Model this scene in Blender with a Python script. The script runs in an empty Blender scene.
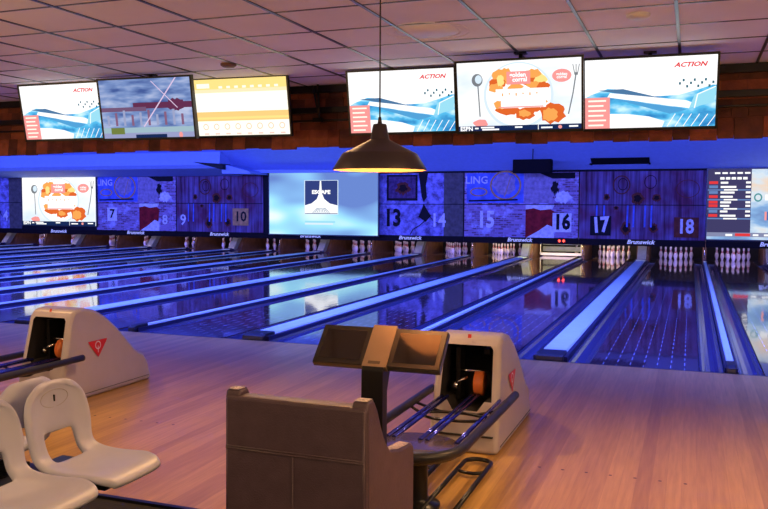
import bpy, bmesh, math, random
from mathutils import Vector, Matrix
random.seed(7)
PI = math.pi
SC = bpy.context.scene
COL = SC.collection

# ---------------------------------------------------------------- materials
MATS = {}
def mat(name, col=(.5,.5,.5), rough=.5, metal=0., spec=.5, var=0., scale=8., bump=0., bscale=60., coat=0.):
    if name in MATS: return MATS[name]
    m = bpy.data.materials.new(name); m.use_nodes = True
    nt = m.node_tree; b = nt.nodes['Principled BSDF']
    b.inputs['Base Color'].default_value = (*col, 1)
    b.inputs['Roughness'].default_value = rough
    b.inputs['Metallic'].default_value = metal
    b.inputs['Specular IOR Level'].default_value = spec
    b.inputs['Coat Weight'].default_value = coat
    tc = nt.nodes.new('ShaderNodeTexCoord')
    n = nt.nodes.new('ShaderNodeTexNoise'); n.inputs['Scale'].default_value = scale; n.inputs['Detail'].default_value = 4
    nt.links.new(tc.outputs['Object'], n.inputs['Vector'])
    if var > 0:
        r = nt.nodes.new('ShaderNodeValToRGB')
        r.color_ramp.elements[0].position = .3; r.color_ramp.elements[1].position = .7
        r.color_ramp.elements[0].color = (*[c*(1-var) for c in col], 1)
        r.color_ramp.elements[1].color = (*[min(1, c*(1+var)) for c in col], 1)
        nt.links.new(n.outputs['Fac'], r.inputs['Fac']); nt.links.new(r.outputs['Color'], b.inputs['Base Color'])
    if bump > 0:
        n2 = nt.nodes.new('ShaderNodeTexNoise'); n2.inputs['Scale'].default_value = bscale; n2.inputs['Detail'].default_value = 3
        nt.links.new(tc.outputs['Object'], n2.inputs['Vector'])
        bp = nt.nodes.new('ShaderNodeBump'); bp.inputs['Strength'].default_value = bump; bp.inputs['Distance'].default_value = .01
        nt.links.new(n2.outputs['Fac'], bp.inputs['Height']); nt.links.new(bp.outputs['Normal'], b.inputs['Normal'])
    MATS[name] = m
    return m

def emit(name, col, s=1.):
    if name in MATS: return MATS[name]
    m = bpy.data.materials.new(name); m.use_nodes = True
    nt = m.node_tree; nt.nodes.remove(nt.nodes['Principled BSDF'])
    e = nt.nodes.new('ShaderNodeEmission'); e.inputs['Color'].default_value = (*col, 1); e.inputs['Strength'].default_value = s
    nt.links.new(e.outputs[0], nt.nodes['Material Output'].inputs[0])
    MATS[name] = m
    return m

def emit_noise(name, stops, s=1., scale=3., stretch=(1,1,1), det=3., zramp=0.):
    """emissive picture background: colour ramp over noise plus height on the screen"""
    m = bpy.data.materials.new(name); m.use_nodes = True
    nt = m.node_tree; nt.nodes.remove(nt.nodes['Principled BSDF'])
    tc = nt.nodes.new('ShaderNodeTexCoord'); mp = nt.nodes.new('ShaderNodeMapping'); mp.inputs['Scale'].default_value = stretch
    nt.links.new(tc.outputs['Generated'], mp.inputs['Vector'])
    n = nt.nodes.new('ShaderNodeTexNoise'); n.inputs['Scale'].default_value = scale; n.inputs['Detail'].default_value = det
    nt.links.new(mp.outputs[0], n.inputs['Vector'])
    sp = nt.nodes.new('ShaderNodeSeparateXYZ'); nt.links.new(tc.outputs['Generated'], sp.inputs[0])
    ma = nt.nodes.new('ShaderNodeMath'); ma.operation = 'MULTIPLY_ADD'; ma.inputs[1].default_value = zramp
    nt.links.new(sp.outputs['Z'], ma.inputs[0]); nt.links.new(n.outputs['Fac'], ma.inputs[2])
    r = nt.nodes.new('ShaderNodeValToRGB')
    els = r.color_ramp.elements
    while len(els) < len(stops): els.new(.5)
    for e, (p, c) in zip(els, stops): e.position = p; e.color = (*c, 1)
    nt.links.new(ma.outputs[0], r.inputs['Fac'])
    em = nt.nodes.new('ShaderNodeEmission'); em.inputs['Strength'].default_value = s
    nt.links.new(r.outputs['Color'], em.inputs['Color']); nt.links.new(em.outputs[0], nt.nodes['Material Output'].inputs[0])
    return m

def wood_boards(name, c1, c2, mortar, rough, bw=1.6, rh=.03, ms=.0012, coat=0., spec=.5):
    m = bpy.data.materials.new(name); m.use_nodes = True
    nt = m.node_tree; b = nt.nodes['Principled BSDF']
    b.inputs['Roughness'].default_value = rough; b.inputs['Coat Weight'].default_value = coat
    b.inputs['Specular IOR Level'].default_value = spec
    tc = nt.nodes.new('ShaderNodeTexCoord'); mp = nt.nodes.new('ShaderNodeMapping')
    mp.inputs['Rotation'].default_value = (0, 0, PI/2)
    nt.links.new(tc.outputs['Object'], mp.inputs['Vector'])
    br = nt.nodes.new('ShaderNodeTexBrick'); br.offset = .37; br.offset_frequency = 3
    br.inputs['Color1'].default_value = (*c1, 1); br.inputs['Color2'].default_value = (*c2, 1); br.inputs['Mortar'].default_value = (*mortar, 1)
    br.inputs['Scale'].default_value = 1; br.inputs['Brick Width'].default_value = bw; br.inputs['Row Height'].default_value = rh
    br.inputs['Mortar Size'].default_value = ms; br.inputs['Bias'].default_value = 0.
    nt.links.new(mp.outputs[0], br.inputs['Vector'])
    m2 = nt.nodes.new('ShaderNodeMapping'); m2.inputs['Scale'].default_value = (14, .8, 1)
    nt.links.new(tc.outputs['Object'], m2.inputs['Vector'])
    n = nt.nodes.new('ShaderNodeTexNoise'); n.inputs['Scale'].default_value = 3; n.inputs['Detail'].default_value = 6
    nt.links.new(m2.outputs[0], n.inputs['Vector'])
    mx = nt.nodes.new('ShaderNodeMix'); mx.data_type = 'RGBA'; mx.blend_type = 'MULTIPLY'
    rr = nt.nodes.new('ShaderNodeValToRGB'); rr.color_ramp.elements[0].position = .3; rr.color_ramp.elements[1].position = .75
    rr.color_ramp.elements[0].color = (.62, .58, .55, 1); rr.color_ramp.elements[1].color = (1, 1, 1, 1)
    nt.links.new(n.outputs['Fac'], rr.inputs['Fac'])
    mx.inputs[0].default_value = .7
    nt.links.new(br.outputs['Color'], mx.inputs[6]); nt.links.new(rr.outputs['Color'], mx.inputs[7])
    nt.links.new(mx.outputs[2], b.inputs['Base Color'])
    return m

def lane_material():
    m = wood_boards('lane_wood', (.13,.055,.045), (.09,.04,.035), (.04,.02,.025), .08, 3., .027, .001, .7, .5)
    nt = m.node_tree; b = nt.nodes['Principled BSDF']
    src = b.inputs['Base Color'].links[0].from_socket
    tc = nt.nodes.new('ShaderNodeTexCoord'); sp = nt.nodes.new('ShaderNodeSeparateXYZ'); nt.links.new(tc.outputs['Object'], sp.inputs[0])
    def M(op, a, bb=None):
        x = nt.nodes.new('ShaderNodeMath'); x.operation = op
        for i, v in enumerate((a, bb)):
            if v is None: continue
            if isinstance(v, (int, float)): x.inputs[i].default_value = v
            else: nt.links.new(v, x.inputs[i])
        return x.outputs[0]
    fx = M('FRACT', M('ADD', M('DIVIDE', sp.outputs['X'], .1325), 50.5))
    line = M('LESS_THAN', M('ABSOLUTE', M('SUBTRACT', fx, .5)), .036)
    idx = M('FLOOR', M('ADD', M('DIVIDE', sp.outputs['X'], .1325), 50.5))
    fy = M('FRACT', M('ADD', M('DIVIDE', sp.outputs['Y'], .30), M('MULTIPLY', idx, .37)))
    dash = M('GREATER_THAN', fy, .5)
    near = M('LESS_THAN', sp.outputs['Y'], 12.5)
    inner = M('LESS_THAN', M('ABSOLUTE', sp.outputs['X']), .47)
    f = M('MULTIPLY', M('MULTIPLY', M('MULTIPLY', line, dash), near), inner)
    mx = nt.nodes.new('ShaderNodeMix'); mx.data_type = 'RGBA'
    nt.links.new(f, mx.inputs[0]); nt.links.new(src, mx.inputs[6]); mx.inputs[7].default_value = (.45, .6, .95, 1)  # bright blue dashes paint reflected light into the lane colour
    nt.links.new(mx.outputs[2], b.inputs['Base Color'])
    # mild waviness of the oiled surface
    mp = nt.nodes.new('ShaderNodeMapping'); mp.inputs['Scale'].default_value = (6, .7, 1); nt.links.new(tc.outputs['Object'], mp.inputs['Vector'])
    n = nt.nodes.new('ShaderNodeTexNoise'); n.inputs['Scale'].default_value = 2.5; nt.links.new(mp.outputs[0], n.inputs['Vector'])
    bp = nt.nodes.new('ShaderNodeBump'); bp.inputs['Strength'].default_value = .035; bp.inputs['Distance'].default_value = .02
    nt.links.new(n.outputs['Fac'], bp.inputs['Height']); nt.links.new(bp.outputs['Normal'], b.inputs['Normal']); nt.links.new(bp.outputs['Normal'], b.inputs['Coat Normal'])
    b.inputs['Coat Roughness'].default_value = .03
    return m

def mural(name, kind):
    """printed boards of the masking units: weathered brick, plaster, or planks"""
    m = bpy.data.materials.new(name); m.use_nodes = True
    nt = m.node_tree; b = nt.nodes['Principled BSDF']; b.inputs['Roughness'].default_value = .6; b.inputs['Specular IOR Level'].default_value = .12
    tc = nt.nodes.new('ShaderNodeTexCoord'); mp = nt.nodes.new('ShaderNodeMapping'); mp.inputs['Rotation'].default_value = (PI/2, 0, 0)
    nt.links.new(tc.outputs['Object'], mp.inputs['Vector'])
    n = nt.nodes.new('ShaderNodeTexNoise'); n.inputs['Detail'].default_value = 8; n.inputs['Roughness'].default_value = .65
    r = nt.nodes.new('ShaderNodeValToRGB')
    mx = nt.nodes.new('ShaderNodeMix'); mx.data_type = 'RGBA'
    if kind == 'brick':
        t = nt.nodes.new('ShaderNodeTexBrick'); t.inputs['Color1'].default_value = (.46,.30,.52,1); t.inputs['Color2'].default_value = (.12,.02,.03,1)
        t.inputs['Mortar'].default_value = (.34,.25,.40,1); t.inputs['Scale'].default_value = 1; t.inputs['Brick Width'].default_value = .17
        t.inputs['Row Height'].default_value = .065; t.inputs['Mortar Size'].default_value = .012; t.inputs['Bias'].default_value = -.1
        nt.links.new(mp.outputs[0], t.inputs['Vector']); base = t.outputs['Color']
        n.inputs['Scale'].default_value = 2.2; nt.links.new(mp.outputs[0], n.inputs['Vector'])
        r.color_ramp.elements[0].position = .53; r.color_ramp.elements[1].position = .66
        nt.links.new(n.outputs['Fac'], r.inputs['Fac']); nt.links.new(r.outputs['Color'], mx.inputs[0])
        nt.links.new(base, mx.inputs[6]); mx.inputs[7].default_value = (.62,.58,.85,1)
    elif kind == 'planks':
        m2 = nt.nodes.new('ShaderNodeMapping'); m2.inputs['Scale'].default_value = (9, .35, 1); nt.links.new(mp.outputs[0], m2.inputs['Vector'])
        n.inputs['Scale'].default_value = 1.1; nt.links.new(m2.outputs[0], n.inputs['Vector'])
        r.color_ramp.elements[0].position = .32; r.color_ramp.elements[1].position = .74
        r.color_ramp.elements[0].color = (.05,.015,.03,1); r.color_ramp.elements[1].color = (.32,.22,.46,1)
        nt.links.new(n.outputs['Fac'], r.inputs['Fac'])
        v = nt.nodes.new('ShaderNodeTexNoise'); v.inputs['Scale'].default_value = 1.3; nt.links.new(mp.outputs[0], v.inputs['Vector'])
        r2 = nt.nodes.new('ShaderNodeValToRGB'); r2.color_ramp.elements[0].position = .4; r2.color_ramp.elements[1].position = .65
        nt.links.new(v.outputs['Fac'], r2.inputs['Fac']); nt.links.new(r2.outputs['Color'], mx.inputs[0])
        nt.links.new(r.outputs['Color'], mx.inputs[6])
        g = nt.nodes.new('ShaderNodeMix'); g.data_type = 'RGBA'; g.blend_type = 'MULTIPLY'; g.inputs[0].default_value = 1
        nt.links.new(r.outputs['Color'], g.inputs[6]); g.inputs[7].default_value = (.8,.3,.3,1); nt.links.new(g.outputs[2], mx.inputs[7])
    else:
        n.inputs['Scale'].default_value = 4; nt.links.new(mp.outputs[0], n.inputs['Vector'])
        r.color_ramp.elements[0].position = .36; r.color_ramp.elements[1].position = .6
        r.color_ramp.elements[0].color = (.10,.07,.16,1); r.color_ramp.elements[1].color = (.40,.36,.75,1)
        nt.links.new(n.outputs['Fac'], r.inputs['Fac']); mx.inputs[0].default_value = 0; nt.links.new(r.outputs['Color'], mx.inputs[6])
    nt.links.new(mx.outputs[2], b.inputs['Base Color'])
    return m

# ---------------------------------------------------------------- mesh helpers
class MB:
    def __init__(s): s.bm = bmesh.new(); s.mats = []
    def mi(s, m):
        if m not in s.mats: s.mats.append(m)
        return s.mats.index(m)
    def face(s, pts, m, smooth=False):
        vs = [s.bm.verts.new(p) for p in pts]
        f = s.bm.faces.new(vs); f.material_index = s.mi(m); f.smooth = smooth; return f
    def box(s, a, b, m, bev=0.):
        tmp = bmesh.new()
        bmesh.ops.create_cube(tmp, size=1)
        for v in tmp.verts:
            v.co = Vector([(a[i]+b[i])/2 + v.co[i]*(b[i]-a[i]) for i in range(3)])
        if bev > 0: bmesh.ops.bevel(tmp, geom=tmp.edges[:]+tmp.verts[:], offset=bev, segments=2, affect='EDGES', profile=.5)
        s.merge(tmp, m, False)
        return s
    def merge(s, tmp, m, smooth, M=None):
        k = s.mi(m); vm = {}
        for v in tmp.verts: vm[v] = s.bm.verts.new(M @ v.co if M else v.co)
        for f in tmp.faces:
            try: nf = s.bm.faces.new([vm[v] for v in f.verts])
            except ValueError: continue
            nf.material_index = k; nf.smooth = smooth
        tmp.free()
    def lathe(s, prof, m, c=(0,0,0), seg=24, axis='Z', split=None):
        """prof: (r, h) list"""
        rings = []
        for r, h in prof:
            ring = []
            for i in range(seg):
                a = 2*PI*i/seg
                p = (r*math.cos(a), r*math.sin(a), h)
                if axis == 'Y': p = (p[0], p[2], p[1])
                if axis == 'X': p = (p[2], p[0], p[1])
                ring.append(s.bm.verts.new((c[0]+p[0], c[1]+p[1], c[2]+p[2])))
            rings.append(ring)
        for j in range(len(rings)-1):
            mm = m[j] if isinstance(m, list) else m
            k = s.mi(mm)
            for i in range(seg):
                try: f = s.bm.faces.new((rings[j][i], rings[j][(i+1)%seg], rings[j+1][(i+1)%seg], rings[j+1][i]))
                except ValueError: continue
                f.smooth = True; f.material_index = k
        for ring, (r, h), mm in ((rings[0], prof[0], m[0] if isinstance(m, list) else m), (rings[-1], prof[-1], m[-1] if isinstance(m, list) else m)):
            if r > 1e-4:
                f = s.bm.faces.new(ring); f.material_index = s.mi(mm)
        return s
    def tube(s, pts, r, m, seg=10, closed=False, cap=True):
        P = [Vector(p) for p in pts]; n = len(P); rings = []
        up = None
        for i, p in enumerate(P):
            if closed: t = (P[(i+1)%n]-P[i-1]).normalized()
            else: t = (P[min(i+1, n-1)]-P[max(i-1, 0)]).normalized()
            if up is None:
                up = Vector((0,0,1)) if abs(t.z) < .9 else Vector((1,0,0))
            a = t.cross(up).normalized(); b = a.cross(t).normalized(); up = b
            rr = r[i] if isinstance(r, (list, tuple)) else r
            rings.append([s.bm.verts.new(p + a*rr*math.cos(2*PI*k/seg) + b*rr*math.sin(2*PI*k/seg)) for k in range(seg)])
        k0 = s.mi(m)
        for j in range(n if closed else n-1):
            A, B = rings[j], rings[(j+1)%n]
            for k in range(seg):
                f = s.bm.faces.new((A[k], A[(k+1)%seg], B[(k+1)%seg], B[k])); f.smooth = True; f.material_index = k0
        if cap and not closed:
            for R_ in (rings[0], rings[-1]):
                f = s.bm.faces.new(R_); f.material_index = k0
        return s
    def prism(s, poly, a, b, m, axis='X', bev=0., smooth=False):
        """poly in the plane normal to axis; X: (y,z)  Y: (x,z)  Z: (x,y)"""
        def P(q, t): return {'X': (t, q[0], q[1]), 'Y': (q[0], t, q[1]), 'Z': (q[0], q[1], t)}[axis]
        tmp = bmesh.new()
        A = [tmp.verts.new(P(q, a)) for q in poly]; B = [tmp.verts.new(P(q, b)) for q in poly]
        n = len(poly)
        tmp.faces.new(A); tmp.faces.new(B[::-1])
        for i in range(n): tmp.faces.new((A[i], B[i], B[(i+1)%n], A[(i+1)%n]))
        bmesh.ops.recalc_face_normals(tmp, faces=tmp.faces[:])
        if bev > 0: bmesh.ops.bevel(tmp, geom=tmp.edges[:]+tmp.verts[:], offset=bev, segments=3, affect='EDGES', profile=.5)
        s.merge(tmp, m, smooth)
        return s
    def build(s, name, parent=None, loc=None, recalc=True):
        if recalc: bmesh.ops.recalc_face_normals(s.bm, faces=s.bm.faces[:])
        me = bpy.data.meshes.new(name); s.bm.to_mesh(me); s.bm.free()
        for m in s.mats: me.materials.append(m)
        o = bpy.data.objects.new(name, me); COL.objects.link(o)
        if parent: o.parent = parent
        if loc: o.location = loc
        return o

def tag(o, label=None, cat=None, group=None, kind=None):
    if label: o['label'] = label
    if cat: o['category'] = cat
    if group: o['group'] = group
    if kind: o['kind'] = kind
    return o
def empty(name, loc=(0,0,0), rz=0):
    o = bpy.data.objects.new(name, None); COL.objects.link(o); o.location = loc; o.rotation_euler = (0,0,rz)
    o.empty_display_size = .1
    return o
def copy_tree(o, parent=None, kids=None):
    c = o.copy(); COL.objects.link(c); c.parent = parent
    for ch in [x for x in bpy.data.objects if x.parent == o]: copy_tree(ch, c)
    return c
def baked(o):
    """apply the modifiers of o into its own mesh"""
    dg = bpy.context.evaluated_depsgraph_get(); dg.update()
    me = bpy.data.meshes.new_from_object(o.evaluated_get(dg)); o.modifiers.clear(); o.data = me
    return o
def smooth(o):
    for p in o.data.polygons: p.use_smooth = True
    return o

def text_bm(s, size=1., bold=0., align='CENTER', shear=0., space=1.):
    cu = bpy.data.curves.new('t', 'FONT'); cu.body = s; cu.size = size; cu.align_x = align; cu.align_y = 'CENTER'; cu.offset = bold; cu.shear = shear
    cu.space_character = space; cu.resolution_u = 2
    ob = bpy.data.objects.new('t', cu); COL.objects.link(ob)
    dg = bpy.context.evaluated_depsgraph_get(); dg.update()
    me = ob.evaluated_get(dg).to_mesh()
    bm = bmesh.new(); bm.from_mesh(me); ob.evaluated_get(dg).to_mesh_clear()
    bpy.data.objects.remove(ob); bpy.data.curves.remove(cu)
    return bm

class Canvas(MB):
    """flat artwork facing -Y, local frame: x right, z up, origin at the centre; u,v in 0..1"""
    def __init__(s, W, H, step=.0008):
        super().__init__(); s.W, s.H, s.step, s.k = W, H, step, 0
    def P(s, u, v): return Vector(((u-.5)*s.W, -s.k*s.step, (v-.5)*s.H))
    def poly(s, pts, m):
        s.k += 1
        s.face([s.P(*p) for p in pts], m); return s
    def rect(s, u0, v0, u1, v1, m): return s.poly([(u0,v0),(u1,v0),(u1,v1),(u0,v1)], m)
    def oval(s, cu, cv, ru, rv, m, n=24, a0=0, wob=0):
        return s.poly([(cu+ru*(1+wob*math.sin(5*i+cu*30))*math.cos(2*PI*i/n+a0), cv+rv*(1+wob*math.cos(3*i+cv*20))*math.sin(2*PI*i/n+a0)) for i in range(n)], m)
    def ring(s, cu, cv, ru, rv, t, m, n=24):
        s.k += 1
        for i in range(n):
            a, b = 2*PI*i/n, 2*PI*(i+1)/n
            s.face([s.P(cu+ru*math.cos(a), cv+rv*math.sin(a)), s.P(cu+ru*math.cos(b), cv+rv*math.sin(b)),
                    s.P(cu+ru*(1-t)*math.cos(b), cv+rv*(1-t)*math.sin(b)), s.P(cu+ru*(1-t)*math.cos(a), cv+rv*(1-t)*math.sin(a))], m)
        return s
    def line(s, pts, w, m):
        s.k += 1
        for (a, b) in zip(pts, pts[1:]):
            A, B = s.P(*a), s.P(*b); d = (B-A).normalized(); n = Vector((-d.z, 0, d.x))*w/2
            s.face([A-n, B-n, B+n, A+n], m)
        return s
    def text(s, t, cu, cv, h, m, bold=0., shear=0., rot=0., sx=1., space=1.):
        s.k += 1
        bm = text_bm(t, h*1.35, bold*h, 'CENTER', shear, space)
        base = s.P(cu, cv)
        M = Matrix.Translation(base) @ Matrix.Rotation(-rot, 4, 'Y') @ Matrix.Rotation(PI/2, 4, 'X') @ Matrix.Diagonal((sx,1,1,1))
        s.merge(bm, m, False, M); return s

# ---------------------------------------------------------------- camera
f_, yaw, pitch, roll = 818.3, .3583, .0593, .0047
Fw = Vector((-math.sin(yaw)*math.cos(pitch), math.cos(yaw)*math.cos(pitch), -math.sin(pitch)))
r_ = Vector((math.cos(yaw), math.sin(yaw), 0)); u_ = r_.cross(Fw)
Rt = r_*math.cos(roll)+u_*math.sin(roll); Up = -r_*math.sin(roll)+u_*math.cos(roll)
cam = bpy.data.objects.new('camera', bpy.data.cameras.new('camera')); COL.objects.link(cam)
M = Matrix(((Rt.x, Up.x, -Fw.x, 1.371), (Rt.y, Up.y, -Fw.y, -8.636), (Rt.z, Up.z, -Fw.z, 1.629), (0,0,0,1)))
cam.matrix_world = M
cam.data.sensor_width = 36; cam.data.sensor_fit = 'HORIZONTAL'; cam.data.lens = f_/768*36
cam.data.clip_start = .05; cam.data.clip_end = 200
SC.camera = cam

# ---------------------------------------------------------------- shared materials
M_black = mat('black_plastic', (.012,.012,.014), .35)
M_blackm = mat('black_metal', (.015,.015,.018), .3, .3)
M_rubber = mat('black_rubber', (.018,.018,.024), .42)
M_dark = mat('pit_dark', (.012,.011,.014), .8)
M_cap = mat('pale_capping', (.68,.96,1.), .35, var=.04)
M_gut = mat('gutter_plastic', (.05,.055,.14), .18, bump=.15, bscale=9, spec=.6)
M_side = mat('divider_side', (.02,.02,.06), .4)
M_hood = mat('hood_plastic', (.46,.43,.50), .35, var=.03, bump=.03, bscale=300)
M_chair = mat('seat_plastic', (.54,.57,.72), .38, var=.03, bump=.04, bscale=400)
M_leather = mat('grey_leather', (.09,.06,.085), .42, var=.15, scale=14, bump=.25, bscale=160)
M_stud = mat('patterned_trim', (.42,.36,.32), .5, var=.7, scale=110)
M_rail = mat('blue_rail', (.05,.07,.62), .14, .8, var=.1)
M_chrome = mat('chrome', (.6,.6,.62), .2, 1.)
M_bronze = mat('dark_bronze', (.05,.038,.055), .4, .2)
M_white = mat('white_paint', (.75,.74,.76), .5)
M_red = mat('red_paint', (.60,.02,.015), .4)
M_kick = mat('kickback_wood', (.16,.075,.04), .5, var=.25, scale=5)
M_grey = mat('grey_hood_metal', (.24,.28,.29), .3, .35, var=.1)
M_tan = mat('brushed_tan_metal', (.34,.27,.2), .34, .6, var=.06)
M_pin = mat('pin_white', (.84,.78,.88), .22)
M_pinred = mat('pin_red', (.50,.03,.05), .3)

# ---------------------------------------------------------------- geometry of the alley
PA, PB = 1.903, 1.666; PP = PA+PB
def lane_x(n): return PP*((n-17)//2) + (-PA/2 if n % 2 else PA/2)
def pair_x(n): return PP*((n-17)//2)
X0, X1 = -32., 9.
FOUL = 0.; MASK_Y = 16.5; HEAD = 18.29
LANES = range(1, 21)

# floor of the approach
mw = wood_boards('approach_maple', (.64,.385,.11), (.47,.265,.07), (.44,.24,.07), .32, 7., .085, .0008, .06)
b = MB(); b.box((X0,-4.96,-.12), (X1,FOUL,0), mw); o = b.build('floor'); tag(o, kind='structure')
b = MB(); b.box((X0,-13,-.12), (X1,-4.96,-.012), mat('dark_carpet', (.012,.011,.013), .9, bump=.3)); tag(b.build('floor_seating'), kind='structure')
b = MB(); b.box((X0,-4.985,-.05), (X1,-4.955,.004), M_blackm); tag(b.build('trim_1'), kind='structure')
b = MB(); b.box((X0,FOUL,-.3), (X1,21,-.16), M_dark); tag(b.build('floor_subfloor'), kind='structure')
b = MB(); b.box((X0,-.012,-.1), (X1,.012,.0015), mat('foul_line', (.02,.015,.03), .3)); tag(b.build('trim_2'), kind='structure')

# approach marker dots
M_dot = mat('marker_dot', (.05,.02,.012), .4)
b = MB()
for n in range(7, 21):
    for k in range(7):
        for yy in (-3.575,):
            cx_ = lane_x(n)+(k-3)*.143; b.face([(cx_+.011*math.cos(2*PI*i/10), yy+.011*math.sin(2*PI*i/10), .0012) for i in range(10)], M_dot)
tag(b.build('floor_marker_dots'), kind='structure')

# side and end walls
M_wall = mat('dark_wall', (.05,.035,.06), .7, var=.1)
for nm, a, c in (('wall_left', (X0-.2,-13,-.2), (X0,21,4.4)), ('wall_right', (X1,-13,-.2), (X1+.2,21,4.4)), ('wall_end', (X0,20.8,-.2), (X1,21,4.4))):
    b = MB(); b.box(a, c, M_wall); tag(b.build(nm), kind='structure')

# ---------------------------------------------------------------- lanes
ML = lane_material()
M_deck = mat('pin_deck_maple', (.42,.30,.18), .12, coat=.8, var=.1)
NUM = 'zero one two three four five six seven eight nine ten eleven twelve thirteen fourteen fifteen sixteen seventeen eighteen nineteen twenty'.split()
def where(n):
    if n in (11, 12): return 'under %s half of the logo screen' % ('left' if n == 11 else 'right')
    if n in (5, 6): return 'under %s half of the food screen' % ('left' if n == 5 else 'right')
    if n in (19, 20): return 'under %s half of the score screen' % ('left' if n == 19 else 'right')
    return 'under board number %s' % NUM[n]
def between(n):
    a = {11: 'board ten and the logo screen', 5: 'board four and the food screen', 19: 'board eighteen and the score screen'}
    if n % 2 == 0:
        if n+1 in a: return 'between ' + a[n+1]
        if n in (12, 6): return 'between the %s screen and board %s' % ('logo' if n == 12 else 'food', NUM[n+1])
        return 'between boards %s and %s' % (NUM[n], NUM[n+1])
    if n in (5, 11, 19): return 'leading to the middle of the %s screen' % {5: 'food', 11: 'logo', 19: 'score'}[n]
    return 'between board numbers %s and %s' % (NUM[n], NUM[n+1])
lane0 = None
for n in LANES:
    if lane0 is None:
        r = empty('bowling_lane')
        b = MB(); b.box((-.53,.0,-.06), (.53,17.75,0), ML); b.build('lane_bed', r)
        b = MB(); b.box((-.53,17.75,-.06), (.53,19.25,0), M_deck); b.build('pin_deck', r)
        for sx in (-1, 1):
            b = MB()
            prof = [(.535+.115-.115*math.cos(t), -.012-.085*math.sin(t)) for t in [PI*i/8 for i in range(9)]]
            for (a, c) in zip(prof, prof[1:]):
                b.face([(sx*a[0],.0,a[1]), (sx*a[0],17.6,a[1]), (sx*c[0],17.6,c[1]), (sx*c[0],.0,c[1])], M_gut, True)
            b.face([(sx*.53,.012,-.16),(sx*.53,.012,-.02),(sx*.77,.012,-.02),(sx*.77,.012,-.16)], M_black)
            b.box((min(sx*.535,sx*.765),17.6,-.14), (max(sx*.535,sx*.765),19.25,-.07), M_black)
            b.build('gutter', r, recalc=False)
        lane0 = r; c = r
    else: c = copy_tree(lane0)
    c.location = (lane_x(n), 0, 0)
    tag(c, 'long glossy bowling lane %s' % where(n), 'bowling lane', 'bowling lanes side by side')

# dividers between lanes
def divider(wide):
    r = empty('lane_divider')
    w = .135 if wide else .036; h = .055; t = .18 if wide else .06
    b = MB(); b.box((-t,.10,-.10), (t,17.2,h-.018), M_side); b.build('divider_body', r)
    b = MB(); b.prism([(-w,h-.018),(w,h-.018),(w*.92,h),(-w*.92,h)], .30, 16.98, M_cap, 'Y'); b.build('capping_strip', r)
    ww = .145 if wide else .045
    b = MB(); b.prism([(0.02,-.0),(.33,-.0),(.33,.072),(.10,.072),(.03,.05)], -ww, ww, M_rubber, 'X', .008); b.build('end_block', r)
    b = MB(); b.prism([(16.98,0),(17.2,0),(17.2,.04),(17.12,.075),(17.0,.07)], -w, w, mat('navy_plastic', (.01,.012,.06), .3), 'X', .004); b.build('tail_block', r)
    return r
W0, T0 = divider(True), divider(False)
firstW = firstT = True
for n in range(1, 21):
    if n % 2:
        c = W0 if firstW else copy_tree(W0); firstW = False
        c.location = (pair_x(n), 0, 0)
        tag(c, 'wide pale blue lane divider %s' % between(n), 'lane divider', 'wide lane dividers')
    elif n < 20:
        c = T0 if firstT else copy_tree(T0); firstT = False
        c.location = (lane_x(n)+PB/2, 0, 0)
        tag(c, 'narrow pale blue lane divider %s' % between(n), 'lane divider', 'narrow lane dividers')
# kickbacks, hoods, pits
for n in range(1, 21):
    wide = n % 2 == 1
    if n == 20: continue
    X = pair_x(n) if wide else lane_x(n)+PB/2
    hw = .17 if wide else .05
    r = empty('kickback_partition', (X, 0, 0))
    b = MB(); b.prism([(17.75,-.1),(17.75,.10),(17.95,.60),(19.9,.9),(19.9,-.1)], -hw, hw, M_kick, 'X'); b.build('partition_panel', r)
    if wide:
        b = MB()
        b.prism([(17.3,.0),(17.5,.03),(17.95,.52),(18.05,.66),(17.8,.66),(17.25,.06)], -.125, .125, M_grey, 'X', .01)
        b.build('ball_lift_hood', r)
    else:
        b = MB(); b.prism([(17.6,-.05),(17.8,-.05),(17.95,.6),(17.85,.6),(17.6,.12)], -.04, .04, M_kick, 'X', .004)
        b.build('front_cover', r)
        b = MB(); b.tube([(0,17.58,.1),(0,17.62,.3),(0,17.8,.6)], .012, M_chrome, 8); b.build('guide_rod', r)
    tag(r, ('broad pin partition with grey sloping hood %s' if wide else 'thin brown pin partition %s') % between(n), 'partition', 'partitions between the pin decks')

# pit curtain and sweep machinery
b = MB(); b.box((X0,19.7,-.16), (X1,19.75,2.6), M_dark); tag(b.build('wall_pit'), kind='structure')
b = MB()
x16 = lane_x(16)
b2 = empty('pin_sweep', (x16, 0, 0))
b.box((-.64,18.95,.36), (.64,19.05,.62), M_grey); b.box((-.64,18.95,.14), (.64,19.0,.30), M_grey); b.build('guard_panel', b2)
b = MB(); b.box((-.66,18.6,.02), (.66,18.64,.11), M_white, .006); b.build('sweep_board', b2)
for sx in (-1, 1):
    b = MB(); b.box((sx*.66-.015,18.6,.05), (sx*.66+.015,18.64,.6), M_white); b.build('sweep_arm', b2)
tag(b2, 'lowered pale sweep bar across the lit pin deck under board number sixteen', 'pin sweep')

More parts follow.
